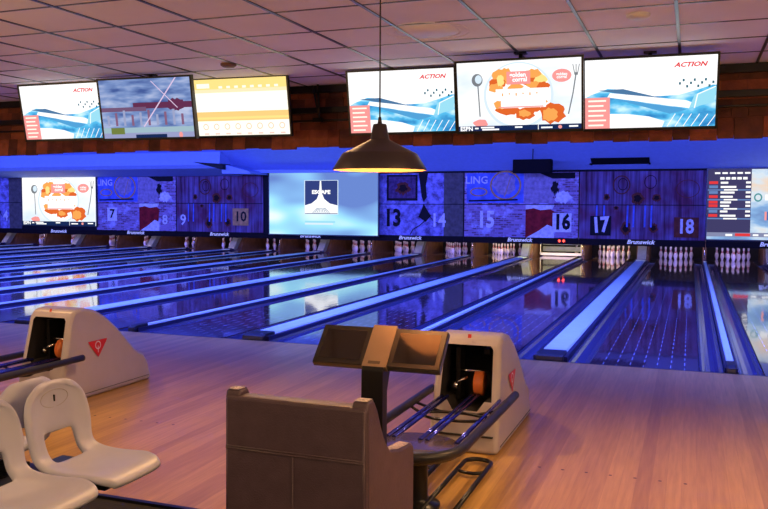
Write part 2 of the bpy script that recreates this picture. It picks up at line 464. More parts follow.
# ---------------------------------------------------------------- pins
prof = [(.0255,0),(.029,.008),(.044,.05),(.0565,.09),(.0605,.114),(.058,.145),(.048,.185),(.034,.22),(.0255,.245),(.0232,.262),(.0240,.282),(.0275,.305),(.0320,.335),(.0323,.348),(.028,.366),(.016,.378),(.002,.381)]
mats_ = [M_pin]*(len(prof)-1)
mats_[7] = M_pinred; mats_[9] = M_pinred
pmb = MB(); pmb.lathe(prof, mats_, seg=16); pin0 = pmb.build('bowling_pin')
rows = [('head pin', 0, 0)]
names = {1: ['left', 'right'], 2: ['left', 'middle', 'right'], 3: ['leftmost', 'second from left', 'second from right', 'rightmost']}
ord_ = {1: 'second row', 2: 'third row', 3: 'back row'}
first = True
for n in range(4, 20):
    for row in range(4):
        for k in range(row+1):
            if n == 16 and not (row == 3 and k == 3): continue
            dx = (k-row/2)*.3048; dy = row*.264
            if first: c = pin0; first = False
            else: c = pin0.copy(); COL.objects.link(c)
            c.location = (lane_x(n)+dx, HEAD+dy, 0); c.rotation_euler = (0, 0, random.random()*6)
            if n == 16: lab = 'lone white pin still standing on the brightly lit pin deck'
            elif row == 0: lab = 'white red-necked head pin in front of the rack %s' % where(n)
            else: lab = 'white pin, %s in %s, %s' % (names[row][k], ord_[row], where(n))
            tag(c, lab, 'bowling pin', 'bowling pins on the lane %s' % where(n))

# ---------------------------------------------------------------- masking units above the pins
MU = {k: mural('mural_'+k, k) for k in ('brick', 'planks', 'plaster')}
M_trimstrip = mat('mask_strip', (.010,.006,.006), .6, spec=.1)
M_blue_sign = mat('mural_blue_paint', (.12,.18,.62), .6, spec=.1, var=.3, scale=4)
M_dk = mat('mural_dark_paint', (.012,.010,.014), .6, spec=.1)
M_lt = mat('mural_light_paint', (.80,.76,.78), .6, spec=.1, var=.2, scale=12)
M_mid = mat('mural_grey_paint', (.36,.28,.40), .6, spec=.1, var=.3, scale=9)
M_rd = mat('mural_red_paint', (.30,.012,.015), .6, spec=.1, var=.4, scale=6)
M_br = mat('mural_brown_paint', (.16,.035,.018), .6, spec=.1, var=.3, scale=8)
M_yel = mat('mural_ochre_paint', (.60,.30,.10), .6, spec=.1, var=.3, scale=8)
M_knot = mat('mural_knot', (.02,.008,.008), .6, spec=.1)
M_let = emit('backlit_letters', (.30,.34,1.), 1.2)
def base_art(kind, n1):
    W, H = PP-.04, 2.0
    c = Canvas(W, H, .0015)
    c.rect(0,0,1,1, MU[kind])
    s1, s2 = str(n1), str(n1+1)
    if kind == 'brick':
        c.rect(.02,.53,.53,.99, M_blue_sign); c.rect(.535,.53,.78,.99, M_mid)
        c.text('LING', .11,.88,.24, M_lt, .02); c.oval(.13,.70,.08,.07, M_yel); c.oval(.13,.70,.065,.05, M_blue_sign)
        c.ring(.37,.80,.14,.23,.12, M_yel); c.oval(.36,.82,.10,.17, M_mid, wob=.12); c.line([(.36,.62),(.42,.95)],.02,M_yel)
        c.line([(.04,.56),(.48,.58)],.05,M_dk)
        c.poly([(.55,0),(.78,.08),(.80,.40),(.76,.44),(.68,.42),(.62,.45),(.55,.43)], M_rd)
        c.poly([(.55,.43),(.62,.45),(.68,.42),(.78,.44),(.80,.50),(.55,.50)], M_lt)
        c.poly([(.56,0),(.80,0),(.80,.16),(.74,.20),(.66,.10)], M_lt)
        c.oval(.87,.62,.07,.09, M_lt, wob=.2); c.oval(.78,.78,.05,.16, M_mid, wob=.3); c.oval(.80,.76,.03,.10, M_dk, wob=.3)
        c.poly([(.78,.90),(.97,.90),(.97,.99),(.66,.99)], M_dk)
    elif kind == 'planks':
        for (u, v, ru, rv) in ((.22,.62,.025,.05),(.47,.60,.05,.09),(.62,.61,.035,.055),(.38,.16,.04,.10),(.60,.17,.035,.07),(.30,.46,.02,.03)):
            c.oval(u,v,ru,rv, M_br, wob=.15); c.oval(u,v,ru*.6,rv*.6, M_knot, wob=.2)
        for u in (.14,.20,.39,.44,.53,.58):
            c.line([(u,.18),(u+.003,.50)],.05, M_blue_sign)
        c.ring(.34,.80,.07,.14,.12, M_br); c.ring(.35,.81,.04,.09,.12, M_knot); c.ring(.57,.84,.05,.1,.1,M_knot)
        c.ring(.86,.74,.09,.13,.06,M_br); c.rect(.30,.03,.33,.55,M_knot) if False else None
    else:
        c.rect(.82,0,1,1, mat('mural_slate', (.12,.10,.09), .6, spec=.1, var=.3, scale=7))
        c.rect(.27,.56,.57,.98, M_dk); c.rect(.29,.60,.55,.95, mat('mural_violet', (.10,.05,.13), .6, spec=.1, var=.5, scale=9)); c.oval(.43,.76,.07,.1, M_br, wob=.25); c.oval(.43,.76,.04,.06, M_knot, wob=.25)
        c.poly([(.58,1),(.67,1),(.65,.80),(.66,.62),(.63,.54),(.61,.62),(.60,.75)], M_dk)
        c.poly([(.63,.52),(.66,.42),(.70,.32),(.65,.22),(.58,.30),(.61,.42)], M_dk)
        c.line([(.65,.25),(.59,.16),(.53,.10),(.50,.01)],.03,M_dk); c.line([(.68,.34),(.72,.24),(.77,.20)],.02,M_dk)
    if kind == 'brick':
        if n1 == 7:
            c.rect(.145,.17,.27,.42, M_lt); c.text(s1,.207,.30,.34,M_dk,.03); c.text(s2,.87,.20,.36,M_lt,.03)
        else:
            c.text(s1,.20,.26,.52,M_lt,.05,sx=.8); c.rect(.785,.09,.945,.38, M_lt); c.text(s2,.865,.235,.46,M_dk,.06,sx=.8)
    elif kind == 'planks':
        if n1 == 17:
            c.rect(.09,.05,.26,.34, M_dk); c.text(s1,.175,.20,.46,M_lt,.05,rot=.08,sx=.8); c.rect(.76,.04,.95,.33, M_br); c.text(s2,.85,.19,.42,M_lt,.04,sx=.8)
        else:
            c.text(s1,.08,.20,.40,M_lt,.02); c.rect(.66,.12,.84,.42, M_yel); c.text(s2,.75,.27,.36,M_dk,.03)
    else:
        c.text(s1,.33,.27,.56,M_dk,.05,sx=.8)
        c.text(s2,.77,.24,.44,M_lt,.03,sx=.85)
    c.k += 2
    c.line([(0,.505),(1,.505)],.022, M_dk)
    return c
kinds = {1: 'planks', 3: 'plaster', 7: 'brick', 9: 'planks', 13: 'plaster', 15: 'brick', 17: 'planks', 5: None, 11: None, 19: None}
desc = {'brick': 'weathered brick and painted sign', 'planks': 'old knotted wood planks', 'plaster': 'cracked blue plaster'}
for n1, kd in kinds.items():
    r = empty('masking_unit', (pair_x(n1), MASK_Y, 0))
    b = MB(); b.box((-PP/2+.012,.0,.62), (PP/2-.012,.10,2.73), M_dk); b.build('backing_board', r)
    b = MB(); b.box((-PP/2+.004,-.03,.49), (PP/2-.004,.10,.655), M_trimstrip, .004); b.build('lower_strip', r)
    c = Canvas(.9, .12); c.text('Brunswick', .5,.5,.125, M_let, .035, shear=.25, sx=1.08); o = c.build('brand_lettering', r, (0,-.036,.60)); tag(o, 'glowing violet lettering')
    if n1 == 15:
        b = MB()
        for dx in (.0, .13): b.lathe([(.0,0),(.035,.002),(.035,.01)], emit('red_indicator', (1,.05,.03), 6), (1.22+dx,-.045,.595), 12, 'Y')
        o = b.build('indicator_lamps', r); tag(o, 'two small glowing red lamps')
    if kd:
        c = base_art(kd, n1); o = c.build('printed_board', r, (0,-.012,1.68))
        lab = 'masking board printed with %s, numbered %s and %s' % (desc[kd], NUM[n1], NUM[n1+1])
    else:
        lab = {5: 'dark masking unit behind the distant food advert screen', 11: 'dark masking unit behind the wide logo screen', 19: 'dark masking unit behind the scoreboard screen'}[n1]
    tag(r, lab, 'masking unit', 'masking units over the pins')

# ---------------------------------------------------------------- screen artwork
E_white = emit('e_white', (1,1,1), 1.15); E_cream = emit('e_cream', (1,.93,.80), 1.15); E_red = emit('e_red', (.9,.05,.06), .9)
E_or = emit('e_orange', (1,.42,.10), 1.0); E_or2 = emit('e_deeporange', (.9,.16,.03), .9); E_pink = emit('e_pink', (1,.35,.33), 1.)
E_blue = emit('e_blue', (.10,.42,.80), .9); E_lblue = emit('e_lightblue', (.35,.78,.95), 1.); E_navy = emit('e_navy', (.02,.05,.20), .5)
E_gry = emit('e_grey', (.35,.38,.42), .6); E_pale = emit('e_pale', (.72,.86,.98), 1.05); E_ylw = emit('e_yellow', (1,.75,.25), 1.1)
E_dk = emit('e_darkviolet', (.09,.07,.22), .6)
def art_aerial(c):
    bg = emit_noise('aerial_sky', [(.2,(.75,.9,1)),(.6,(1,1,1))], 1.2, 3., zramp=.4)
    c.rect(0,0,1,1, bg)
    c.poly([(.05,.50),(.18,.58),(.30,.56),(.52,.45),(.72,.46),(.85,.52),(1,.60),(1,0),(.0,0),(0,.45)], emit_noise('aerial_ground', [(.32,(.02,.18,.50)),(.5,(.10,.52,.85)),(.66,(.6,.9,1))], 1.1, 5., (1,1,.6)))
    c.poly([(.34,.50),(.55,.52),(.70,.60),(.9,.66),(1,.64),(1,.58),(.8,.60),(.6,.48)], E_white)
    c.poly([(.10,.56),(.30,.50),(.55,.38),(.60,.42),(.30,.57)], emit('e_slate', (.10,.25,.48), .8))
    c.poly([(.18,.46),(.80,.27),(.82,.35),(.78,.38),(.20,.52)], E_white)
    c.poly([(.22,.44),(.66,.20),(.78,.25),(.74,.28)], E_blue)
    c.poly([(.80,.27),(.98,.34),(1,.56),(.84,.46)], E_lblue)
    c.line([(.84,.27),(.86,.46),(.99,.56)],.008*c.W,E_white)
    c.poly([(.0,.0),(.60,0),(.62,.10),(.50,.17),(.35,.21),(.22,.22),(.0,.24)], E_white)
    for i in range(6): c.line([(.64+i*.06,.02),(.70+i*.06,.20-.004*i)],.006*c.W,E_white)
    for i in range(10): c.rect(.72+i*.027,.60+.05*math.sin(i*2.1),.735+i*.027,.635+.05*math.sin(i*2.1), emit('e_teal', (.05,.25,.35), .6))
    c.rect(.0,.0,.20,.46, E_pink)
    for i in range(6): c.rect(.03,.05+i*.07,.15+.02*(i%2),.075+i*.07, E_cream)
    c.text('ACTION', .80,.87,.036*c.H/.56*1.0, E_red, .05, shear=.3, sx=1.25)
def art_food(c):
    bg = emit_noise('table_cloth', [(.3,(.62,.78,.98)),(.65,(1,1,1))], 1.1, 2., zramp=.2)
    c.rect(0,0,1,1,bg)
    c.oval(.50,.50,.28,.47, E_pale, 40); c.oval(.50,.51,.26,.44, E_white, 40)
    c.oval(.17,.74,.045,.09, E_gry, 20); c.oval(.18,.75,.028,.06, E_pale); c.line([(.175,.66),(.185,.22)],.010*c.W,E_gry)
    c.line([(.955,.78),(.93,.50),(.895,.22)],.010*c.W,E_gry); c.line([(.93,.90),(.945,.76)],.006*c.W,E_gry); c.line([(.955,.90),(.955,.76)],.006*c.W,E_gry); c.line([(.98,.90),(.965,.76)],.006*c.W,E_gry); c.line([(.943,.77),(.967,.77)],.02*c.W,E_gry)
    for (u,v,a,bb,m) in ((.36,.76,.07,.12,E_or),(.33,.68,.07,.07,E_or2),(.55,.74,.10,.09,E_or2),(.48,.62,.06,.05,E_or),(.68,.70,.05,.09,E_ylw),(.63,.64,.06,.05,E_or),(.42,.30,.10,.07,E_or2),(.55,.24,.08,.08,E_or2),(.55,.25,.05,.05,E_or),(.77,.24,.10,.14,E_or2),(.75,.22,.06,.09,E_or),(.32,.62,.06,.06,E_or),(.40,.83,.05,.06,E_or),(.62,.80,.07,.06,E_or),(.70,.62,.05,.06,E_or2),(.62,.31,.07,.05,E_or2),(.36,.38,.06,.06,E_or),(.68,.40,.05,.05,E_or),(.36,.72,.03,.08,E_ylw),(.19,.12,.06,.06,E_pink)):
        c.oval(u,v,a,bb,m,18,wob=.15)
    c.rect(.41,.66,.60,.84,E_pink); c.text('golden',.50,.79,.036*c.H/.56,E_white,.05); c.text('corral',.515,.725,.036*c.H/.56,E_white,.05)
    c.rect(.32,.46,.74,.60,E_white); c.rect(.36,.33,.72,.45,E_white); c.rect(.34,.335,.70,.35,E_pink)
    for i in range(6): c.rect(.37+i*.055,.50+.02*(i%2),.38+i*.055,.54,E_or)
    c.oval(.845,.755,.075,.09,E_pink,20); c.text('golden',.845,.775,.024*c.H/.56,E_white,.04); c.text('corral',.845,.735,.024*c.H/.56,E_white,.04)
    c.rect(0,0,1,.085,E_navy)
    c.text('ESPN',.07,.045,.035*c.H/.56,E_white,.05)
    for (u0,u1,v) in ((.14,.17,.05),(.19,.30,.06),(.20,.34,.03),(.47,.53,.055),(.68,.77,.04),(.90,.97,.05)): c.rect(u0,v-.01,u1,v+.012,E_white)
    c.oval(.83,.045,.015,.025,E_pink); c.rect(.655,.0,.66,.085,E_white)
def art_orange(c):
    c.rect(0,0,1,1,emit('e_paleyellow', (1,.97,.84), 1.2))
    c.rect(0,.80,1,1,E_ylw); c.rect(0,.76,1,.82,emit('e_peach', (1,.82,.5), 1.1)); c.rect(0,.27,1,.43,emit('e_amber', (1,.62,.22), 1.1)); c.rect(0,.30,1,.34,E_ylw)
    c.rect(.03,.84,.17,.92,E_cream)
    for i in range(8): c.rect(.27+i*.085,.83,.31+i*.085,.87,E_cream)
    for i in range(8): c.ring(.09+i*.118,.17,.030,.055,.28,emit('e_ringpink', (1,.62,.45), 1.))
    for i in range(8): c.rect(.07+i*.118,.03,.12+i*.118,.06,emit('e_rose', (1,.7,.62), 1.))
def art_video(c):
    bg = emit_noise('video_blur', [(.30,(.08,.14,.42)),(.48,(.24,.36,.72)),(.62,(.48,.58,.90)),(.72,(.65,.72,1))], .8, 3.0, (1.3,1,2.6), 2.5)
    c.rect(0,0,1,1,bg)
    c.rect(.36,.50,1,.60, emit('e_maroon', (.22,.05,.14), .6)); c.rect(.0,.46,.5,.53, emit('e_plum', (.30,.16,.32), .6)); c.oval(.82,.55,.10,.10,emit('e_maroon', (.22,.05,.14), .6),wob=.2)
    for i in range(10): c.rect(.06+i*.09,.22,.085+i*.09,.40+.04*(i%3), emit('e_crowd', (.42,.20,.36), .6) if i%2 else emit('e_crowd2', (.5,.55,.85), .7))
    c.line([(.46,.20),(.85,1.0)],.012*c.W,emit('e_beam', (.85,.65,.9), .9)); c.line([(.58,.95),(.84,.50)],.008*c.W,emit('e_beam', (.85,.65,.9), .9))
    c.rect(.0,.10,1,.19,emit('e_teal2', (.45,.65,.75), .8)); c.rect(.0,.0,1,.10,emit('e_lav', (.42,.45,.75), .8))
    c.rect(.09,.08,.24,.19,emit('e_olive', (.25,.32,.08), .7)); c.rect(.36,.01,.70,.07,E_navy); c.oval(.85,.05,.02,.05,E_pink)
def art_logo(c):
    bg = emit_noise('aurora', [(.26,(.14,.24,.62)),(.39,(.24,.48,.86)),(.51,(.36,.80,1)),(.63,(.82,1,1))], 1.08, 1.7, (1.0,1,1.5), 1.0, zramp=-.16)
    c.rect(0,0,1,1,bg)
    c.rect(.333,.325,.647,.872,E_pale); c.rect(.34,.335,.64,.865,emit('e_indigo', (.05,.08,.32), .7))
    pts = [(.34,.345),(.64,.345),(.64,.47),(.57,.50),(.52,.57),(.497,.66),(.490,.86),(.478,.86),(.471,.66),(.45,.57),(.40,.50),(.34,.47)]
    c.poly(pts, E_white)
    for i in range(9):
        u = .44+i*.0125; c.line([(.49+(u-.49)*1.6,.345),(.49+(u-.49)*.7,.43)],.005*c.W,emit('e_steel', (.25,.40,.62), .7))
    c.text('ESCAPE',.49,.68,.06*c.H,E_white,.07,sx=1.2)
    c.rect(.34,.16,.60,.19,E_pale); c.rect(.34,.19,.62,.22,E_lblue)
def art_score(c):
    bg = emit_noise('cloudy_scene', [(.35,(.14,.22,.50)),(.5,(.28,.50,.85)),(.62,(.75,.88,1)),(.75,(.95,.75,.6))], .95, 2.5, (1.2,1,1.6), 4., zramp=.12)
    c.rect(0,0,1,1,bg)
    c.rect(0,.10,.32,1,emit('e_panel', (.10,.09,.26), .55)); c.rect(0,.04,1,.10,emit('e_ticker', (.35,.38,.62), .7))
    [c.rect(.05+i*.055,.935,.09+i*.055,.96,E_white) for i in range(5)]; [c.rect(.09+i*.042,.855,.122+i*.042,.89,E_white) for i in range(5)]
    ys = (.81,.75,.67,.61,.53,.48,.40,.34)
    for i,y in enumerate(ys):
        c.rect(.01,y-.018,.075,y+.022,E_red if i in (0,3,4,5,7) else emit('e_chipblue', (.20,.35,.75), .7)); c.rect(.095,y-.014,.15+.012*((i*5)%6),y+.014,E_white); c.rect(.28,y-.012,.315,y+.016,E_white)
    for y in (.71,.57,.44,.30): c.rect(.0,y-.012,.32,y+.006,emit('e_chipblue', (.20,.35,.75), .7))
    for y in (.71,.57,.44,.30): c.rect(.12,y-.012,.22,y+.008,E_white)
    c.rect(.42,.56,.72,.64,E_white); c.text('WZZMAN',.57,.60,.12,emit('e_chipblue', (.20,.35,.75), .7),.03); c.ring(.37,.60,.03,.06,.35,emit('e_green', (.1,.45,.5), .7))
    c.rect(.42,.28,1,.40,emit('e_bar', (.10,.22,.62), .8)); c.rect(.42,.28,.435,.40,E_pink); c.text('CNC',.53,.345,.12,E_white,.04)
    c.rect(.72,.18,.80,.48,E_white); c.rect(.14,.05,.19,.08,E_white); c.rect(.21,.05,.32,.09,E_red)
    for i in range(8): c.rect(.34+i*.08,.055,.38+i*.08+.01*(i%2),.08,E_white)

def screen_obj(name, W, H, art, parent, step=.0008, loc=(0,0,0)):
    c = Canvas(W, H, step); art(c); return c.build(name, parent, loc, recalc=False)

# ceiling-hung televisions (placement measured from the fitted room)
C0 = Vector((1.371,-8.636,1.629))
TV = [((-5.638,-.832,2.721,.184,.022), art_aerial, 'leftmost hanging television showing a blue aerial car park picture'),
      ((-4.216,-1.131,2.675,.171,.055), art_video, 'hanging television with a dim blue sports broadcast'),
      ((-3.399,-.496,2.733,.197,.065), art_orange, 'hanging television glowing with orange and cream bands'),
      ((-1.478,-.55,2.711,.188,.044), art_aerial, 'hanging television with aerial picture, behind the pendant lamp cord'),
      ((-.147,-1.082,2.648,.206,.024), art_food, 'hanging television showing a plate of food with spoon and fork'),
      ((.986,-.736,2.667,.265,.034), art_aerial, 'rightmost hanging television showing the aerial car park picture')]
for (p, art, lab) in TV:
    s = 1.0/1.15; pos = C0+(Vector(p[:3])-C0)*s; W, H = 1.0, .5625
    r = empty('television', pos, p[4]); 
    tilt = p[3]
    pv = bpy.data.objects.new('television_housing', None)
    def rotm(v):  # tilt: top towards -Y
        x, y, z = v; return Vector((x, y*math.cos(tilt)-z*math.sin(tilt), z*math.cos(tilt)+y*math.sin(tilt)))
    b = MB(); b.box((-W/2-.012,.004,-H/2-.014), (W/2+.012,.045,H/2+.012), M_black, .004); b.box((-.25,.045,-.18), (.25,.07,.18), M_black, .005)
    bz = .008
    for a_, c_ in (((-W/2-.012,-.004,-H/2-.014),(-W/2+bz*.6,.006,H/2+.012)), ((W/2-bz*.6,-.004,-H/2-.014),(W/2+.012,.006,H/2+.012)), ((-W/2,-.004,-H/2-.014),(W/2,.006,-H/2+bz)), ((-W/2,-.004,H/2-bz*.6),(W/2,.006,H/2+.012))):
        b.box(a_, c_, M_black)
    for v in b.bm.verts: v.co = rotm(v.co)
    b.build('housing', r)
    c = Canvas(W, H, .0001); art(c)
    for v in c.bm.verts: v.co = rotm(v.co+Vector((0,.0035,0)))
    c.build('screen', r, recalc=False)
    top = 2.87-pos.z
    b = MB(); b.tube([(0,.09,.0),(0,.09,top)], .016, M_blackm, 8); b.box((-.1,.05,-.12),(.1,.10,.12),M_blackm); b.box((-.05,.05,top-.01),(.05,.13,top),M_blackm); b.build('ceiling_bracket', r)
    tag(r, lab, 'television', 'televisions hung in front of the wooden fascia')
bpy.data.objects.remove(pv) if False else None
for o in [o for o in bpy.data.objects if o.name.startswith('television_housing')]: bpy.data.objects.remove(o)

# big screens in the row of masking units
for (xa, xb, z0, z1, y, art, nm, lab) in ((-12.13,-8.16,.66,2.74,16.22,art_logo,'projection_screen','wide pale blue screen with a square logo between boards ten and thirteen'),
                                 (-23.1,-19.58,.82,2.70,16.40,art_food,'projection_screen','distant screen showing a food advert left of board number seven'),
                                 (1.80,5.33,.73,2.70,16.38,art_score,'projection_screen','screen with a score list at the right edge, beside board number eighteen')):
    W, H = xb-xa, z1-z0
    r = empty(nm, ((xa+xb)/2, y, (z0+z1)/2))
    b = MB(); b.box((-W/2-.04,.01,-H/2-.04), (W/2+.04,.05,H/2+.04), M_black); b.build('screen_frame', r)
    o = screen_obj('screen', W, H, art, r, .0007, (0,.005,0))
    tag(r, lab, 'screen')

# ---------------------------------------------------------------- ceiling with tile grid
CZ, CY1, T = 2.87, -.80, .61
M_tile = mat('ceiling_tile', (.86,.82,.95), .8, var=.05, scale=1.5, bump=.25, bscale=90)
b = MB(); b.box((X0,-13,CZ), (X1,CY1,CZ+.08), M_tile); tag(b.build('ceiling'), kind='structure')
b = MB(); M_tbar = mat('grid_bar', (.05,.05,.07), .3, .6)
x = .035-T*53
while x < X1:
    b.box((x-.011,-13,CZ-.006), (x+.011,CY1,CZ+.001), M_tbar); x += T
y = CY1-.02
while y > -13:
    b.box((X0,y-.008,CZ-.004), (X1,y+.008,CZ+.001), M_tbar); y -= T
tag(b.build('ceiling_grid'), kind='structure')

# wooden shingle fascia at the end of the ceiling
fm = [mat('shake_%d' % i, c, .7, var=.35, scale=9, bump=.5, bscale=40) for i, c in enumerate(((.27,.07,.035),(.18,.05,.028),(.34,.10,.045),(.13,.04,.025)))]
b = MB()
b.box((X0,CY1+.03,2.27), (X1,CY1+.10,3.6), fm[3])
for row, (z0, z1) in enumerate(((2.235,2.44),(2.42,2.60),(2.58,2.76),(2.74,2.90))):
    x = X0+random.random()*.1
    while x < X1:
        w = random.uniform(.13,.24); dz = random.uniform(-.014,.012) if row == 0 else random.uniform(-.006,.006)
        yo = random.uniform(0,.012)
        b.prism([(CY1-.012-yo+.004,z0+dz),(CY1+.03,z0+dz),(CY1+.03,z1),(CY1+.012,z1)], x, x+w-.004, random.choice(fm), 'X')
        x += w
tag(b.build('wall_fascia'), kind='structure')
for (z0, z1, yy, lab) in ((2.79,2.865,-.9,'black metal rail along the top of the wooden fascia'), (2.585,2.645,-.885,'thick black bar across the middle of the wooden fascia'), (2.50,2.52,-.875,'thin dark rod just below the thick bar on the fascia')):
    b = MB(); b.box((X0+.1,yy,z0), (X1-.1,yy+.05,z1), M_blackm, .004)
    tag(b.build('mounting_rail'), lab, 'rail', 'rails on the wooden fascia')
# loose bracket seen between televisions
r = empty('support_brace', (-2.25,-.93,2.5))
b = MB(); b.tube([(0,0,.37),(.02,0,.02)], .012, M_blackm, 8); b.tube([(-.06,0,.36),(.02,0,.02)], .010, M_blackm, 8); b.build('brace_rods', r)
b = MB(); b.box((-.05,-.02,-.01), (.05,.03,.03), M_blackm); b.build('brace_foot', r)
tag(r, 'black V-shaped brace hanging on the fascia left of the pendant lamp', 'brace')

# ceiling fittings
def disc(name, pos, r0, m, lab, cat, h=.03):
    b = MB(); b.lathe([(r0,0),(r0,-h*.5),(r0*.7,-h),(.002,-h)], m, seg=24); o = b.build(name, None, pos); tag(o, lab, cat); return o
disc('smoke_detector', (1.02,-3.05,CZ), .075, M_white, 'white round detector on the ceiling above the rightmost television', 'smoke detector')
disc('ceiling_sensor', (-2.47,-2.30,CZ), .07, mat('brown_grille', (.18,.1,.06), .6), 'small brown round fitting on the ceiling left of the pendant lamp', 'ceiling fitting')
b = MB()
for rr in (.30, .24): b.tube([(rr*math.cos(2*PI*i/32), rr*math.sin(2*PI*i/32), -.002) for i in range(32)], .004, M_tile, 6, closed=True)
b.lathe([(.22,0),(.22,-.004),(.002,-.004)], M_tile, seg=32)
tag(b.build('ceiling_speaker', None, (-.42,-3.0,CZ)), 'faint round white speaker grille in the ceiling behind the lamp cord', 'speaker')

# ---------------------------------------------------------------- lane soffit
M_soff = mat('lane_soffit', (.34,.46,.80), .7, var=.04, spec=.1)
b = MB()
b.prism([(CY1+.1,3.5),(14.9,3.5),(16.42,2.74),(16.6,2.74),(16.6,3.62),(CY1+.1,3.62)], X0, X1, M_soff, 'X'); tag(b.build('ceiling_lanes'), kind='structure')
b = MB(); b.box((X0,16.6,2.6), (X1,19.75,2.75), M_dark); tag(b.build('ceiling_pit'), kind='structure')
# stepped bulkhead over the left boards
b = MB()
b.prism([(14.95,2.98),(15.1,2.86),(16.3,2.66),(16.45,2.66),(16.45,3.0),(15.0,3.4)], X0, -13.3, M_soff, 'X')
o = b.build('ceiling_bulkhead'); tag(o, kind='structure')
b = MB(); b.prism([(-13.3,2.68),(-12.2,2.66),(-12.3,2.76),(-13.3,3.0)], 15.1, 16.3, M_soff, 'Y'); tag(b.build('ceiling_bulkhead_tip'), kind='structure')
b = MB(); b.prism([(-14.3,3.07),(-13.15,2.99),(-13.15,2.80)], 14.9, 15.4, M_dark, 'Y')
tag(b.build('trim_4'), kind='structure')
b = MB(); b.prism([(-13.1,2.84),(-8.0,2.78),(-8.6,2.72),(-13.1,2.72)], 15.9, 16.2, M_soff, 'Y'); tag(b.build('trim_3'), kind='structure')

def soff_pt(z): return 14.9+(3.5-z)*2.0
M_vent = mat('vent_black', (.008,.008,.010), .8, spec=.05)
def vent(x0, x1, z0, z1, lab, th=.05):
    r = empty('air_vent', ((x0+x1)/2, 0, 0)); w = (x1-x0)/2
    ya, yb = soff_pt(z1)-.03, soff_pt(z0)-.03
    b = MB(); b.face([(-w,yb,z0),(w,yb,z0),(w,ya,z1),(-w,ya,z1)], M_vent)
    b.face([(-w,yb+.05,z0),(w,yb+.05,z0),(w,yb,z0),(-w,yb,z0)], M_vent)
    b.build('vent_grille', r)
    b = MB()
    for k in range(6):
        t = (k+.5)/6; b.box((-w+.02,ya+(yb-ya)*t-.03,z1+(z0-z1)*t-.008), (w-.02,ya+(yb-ya)*t-.01,z1+(z0-z1)*t+.008), M_vent)
    b.build('vent_slats', r)
    b = MB()
    for a_ in (-w, w): b.box((a_-.02,ya-.02,z0-.02),(a_+.02,yb,z0+.02),M_vent)
    b.build('vent_frame', r)
    tag(r, lab, 'air vent'); return r
vent(-1.40,.23,2.87,3.04,'long dark air vent in the blue soffit above board number seventeen')
vent(-15.2,-14.35,3.08,3.17,'short dark air vent in the blue soffit above board number nine')
for (x, y, z, w, h, lab) in ((-2.98,15.3,2.60,.56,.40,'black box speaker hanging in front of the soffit above board number sixteen'), (-24.0,15.3,2.62,.4,.45,'black box speaker under the soffit at the far left')):
    r = empty('hanging_speaker', (x,y,z))
    b = MB(); b.prism([(-w,.0),(w,.0),(w,h),(-w,h)], -.15, .15, M_vent, 'Y', .02); b.build('speaker_cabinet', r)
    b = MB(); b.box((-w+.04,-.165,.03),(w-.04,-.15,h-.03),mat('speaker_cloth', (.012,.010,.012), .9, spec=.05)); b.build('speaker_grille', r)
    b = MB(); b.tube([(0,0,h-.02),(0,0,3.5-z)], .015, M_blackm, 8); b.build('hanging_rod', r)
    tag(r, lab, 'speaker')

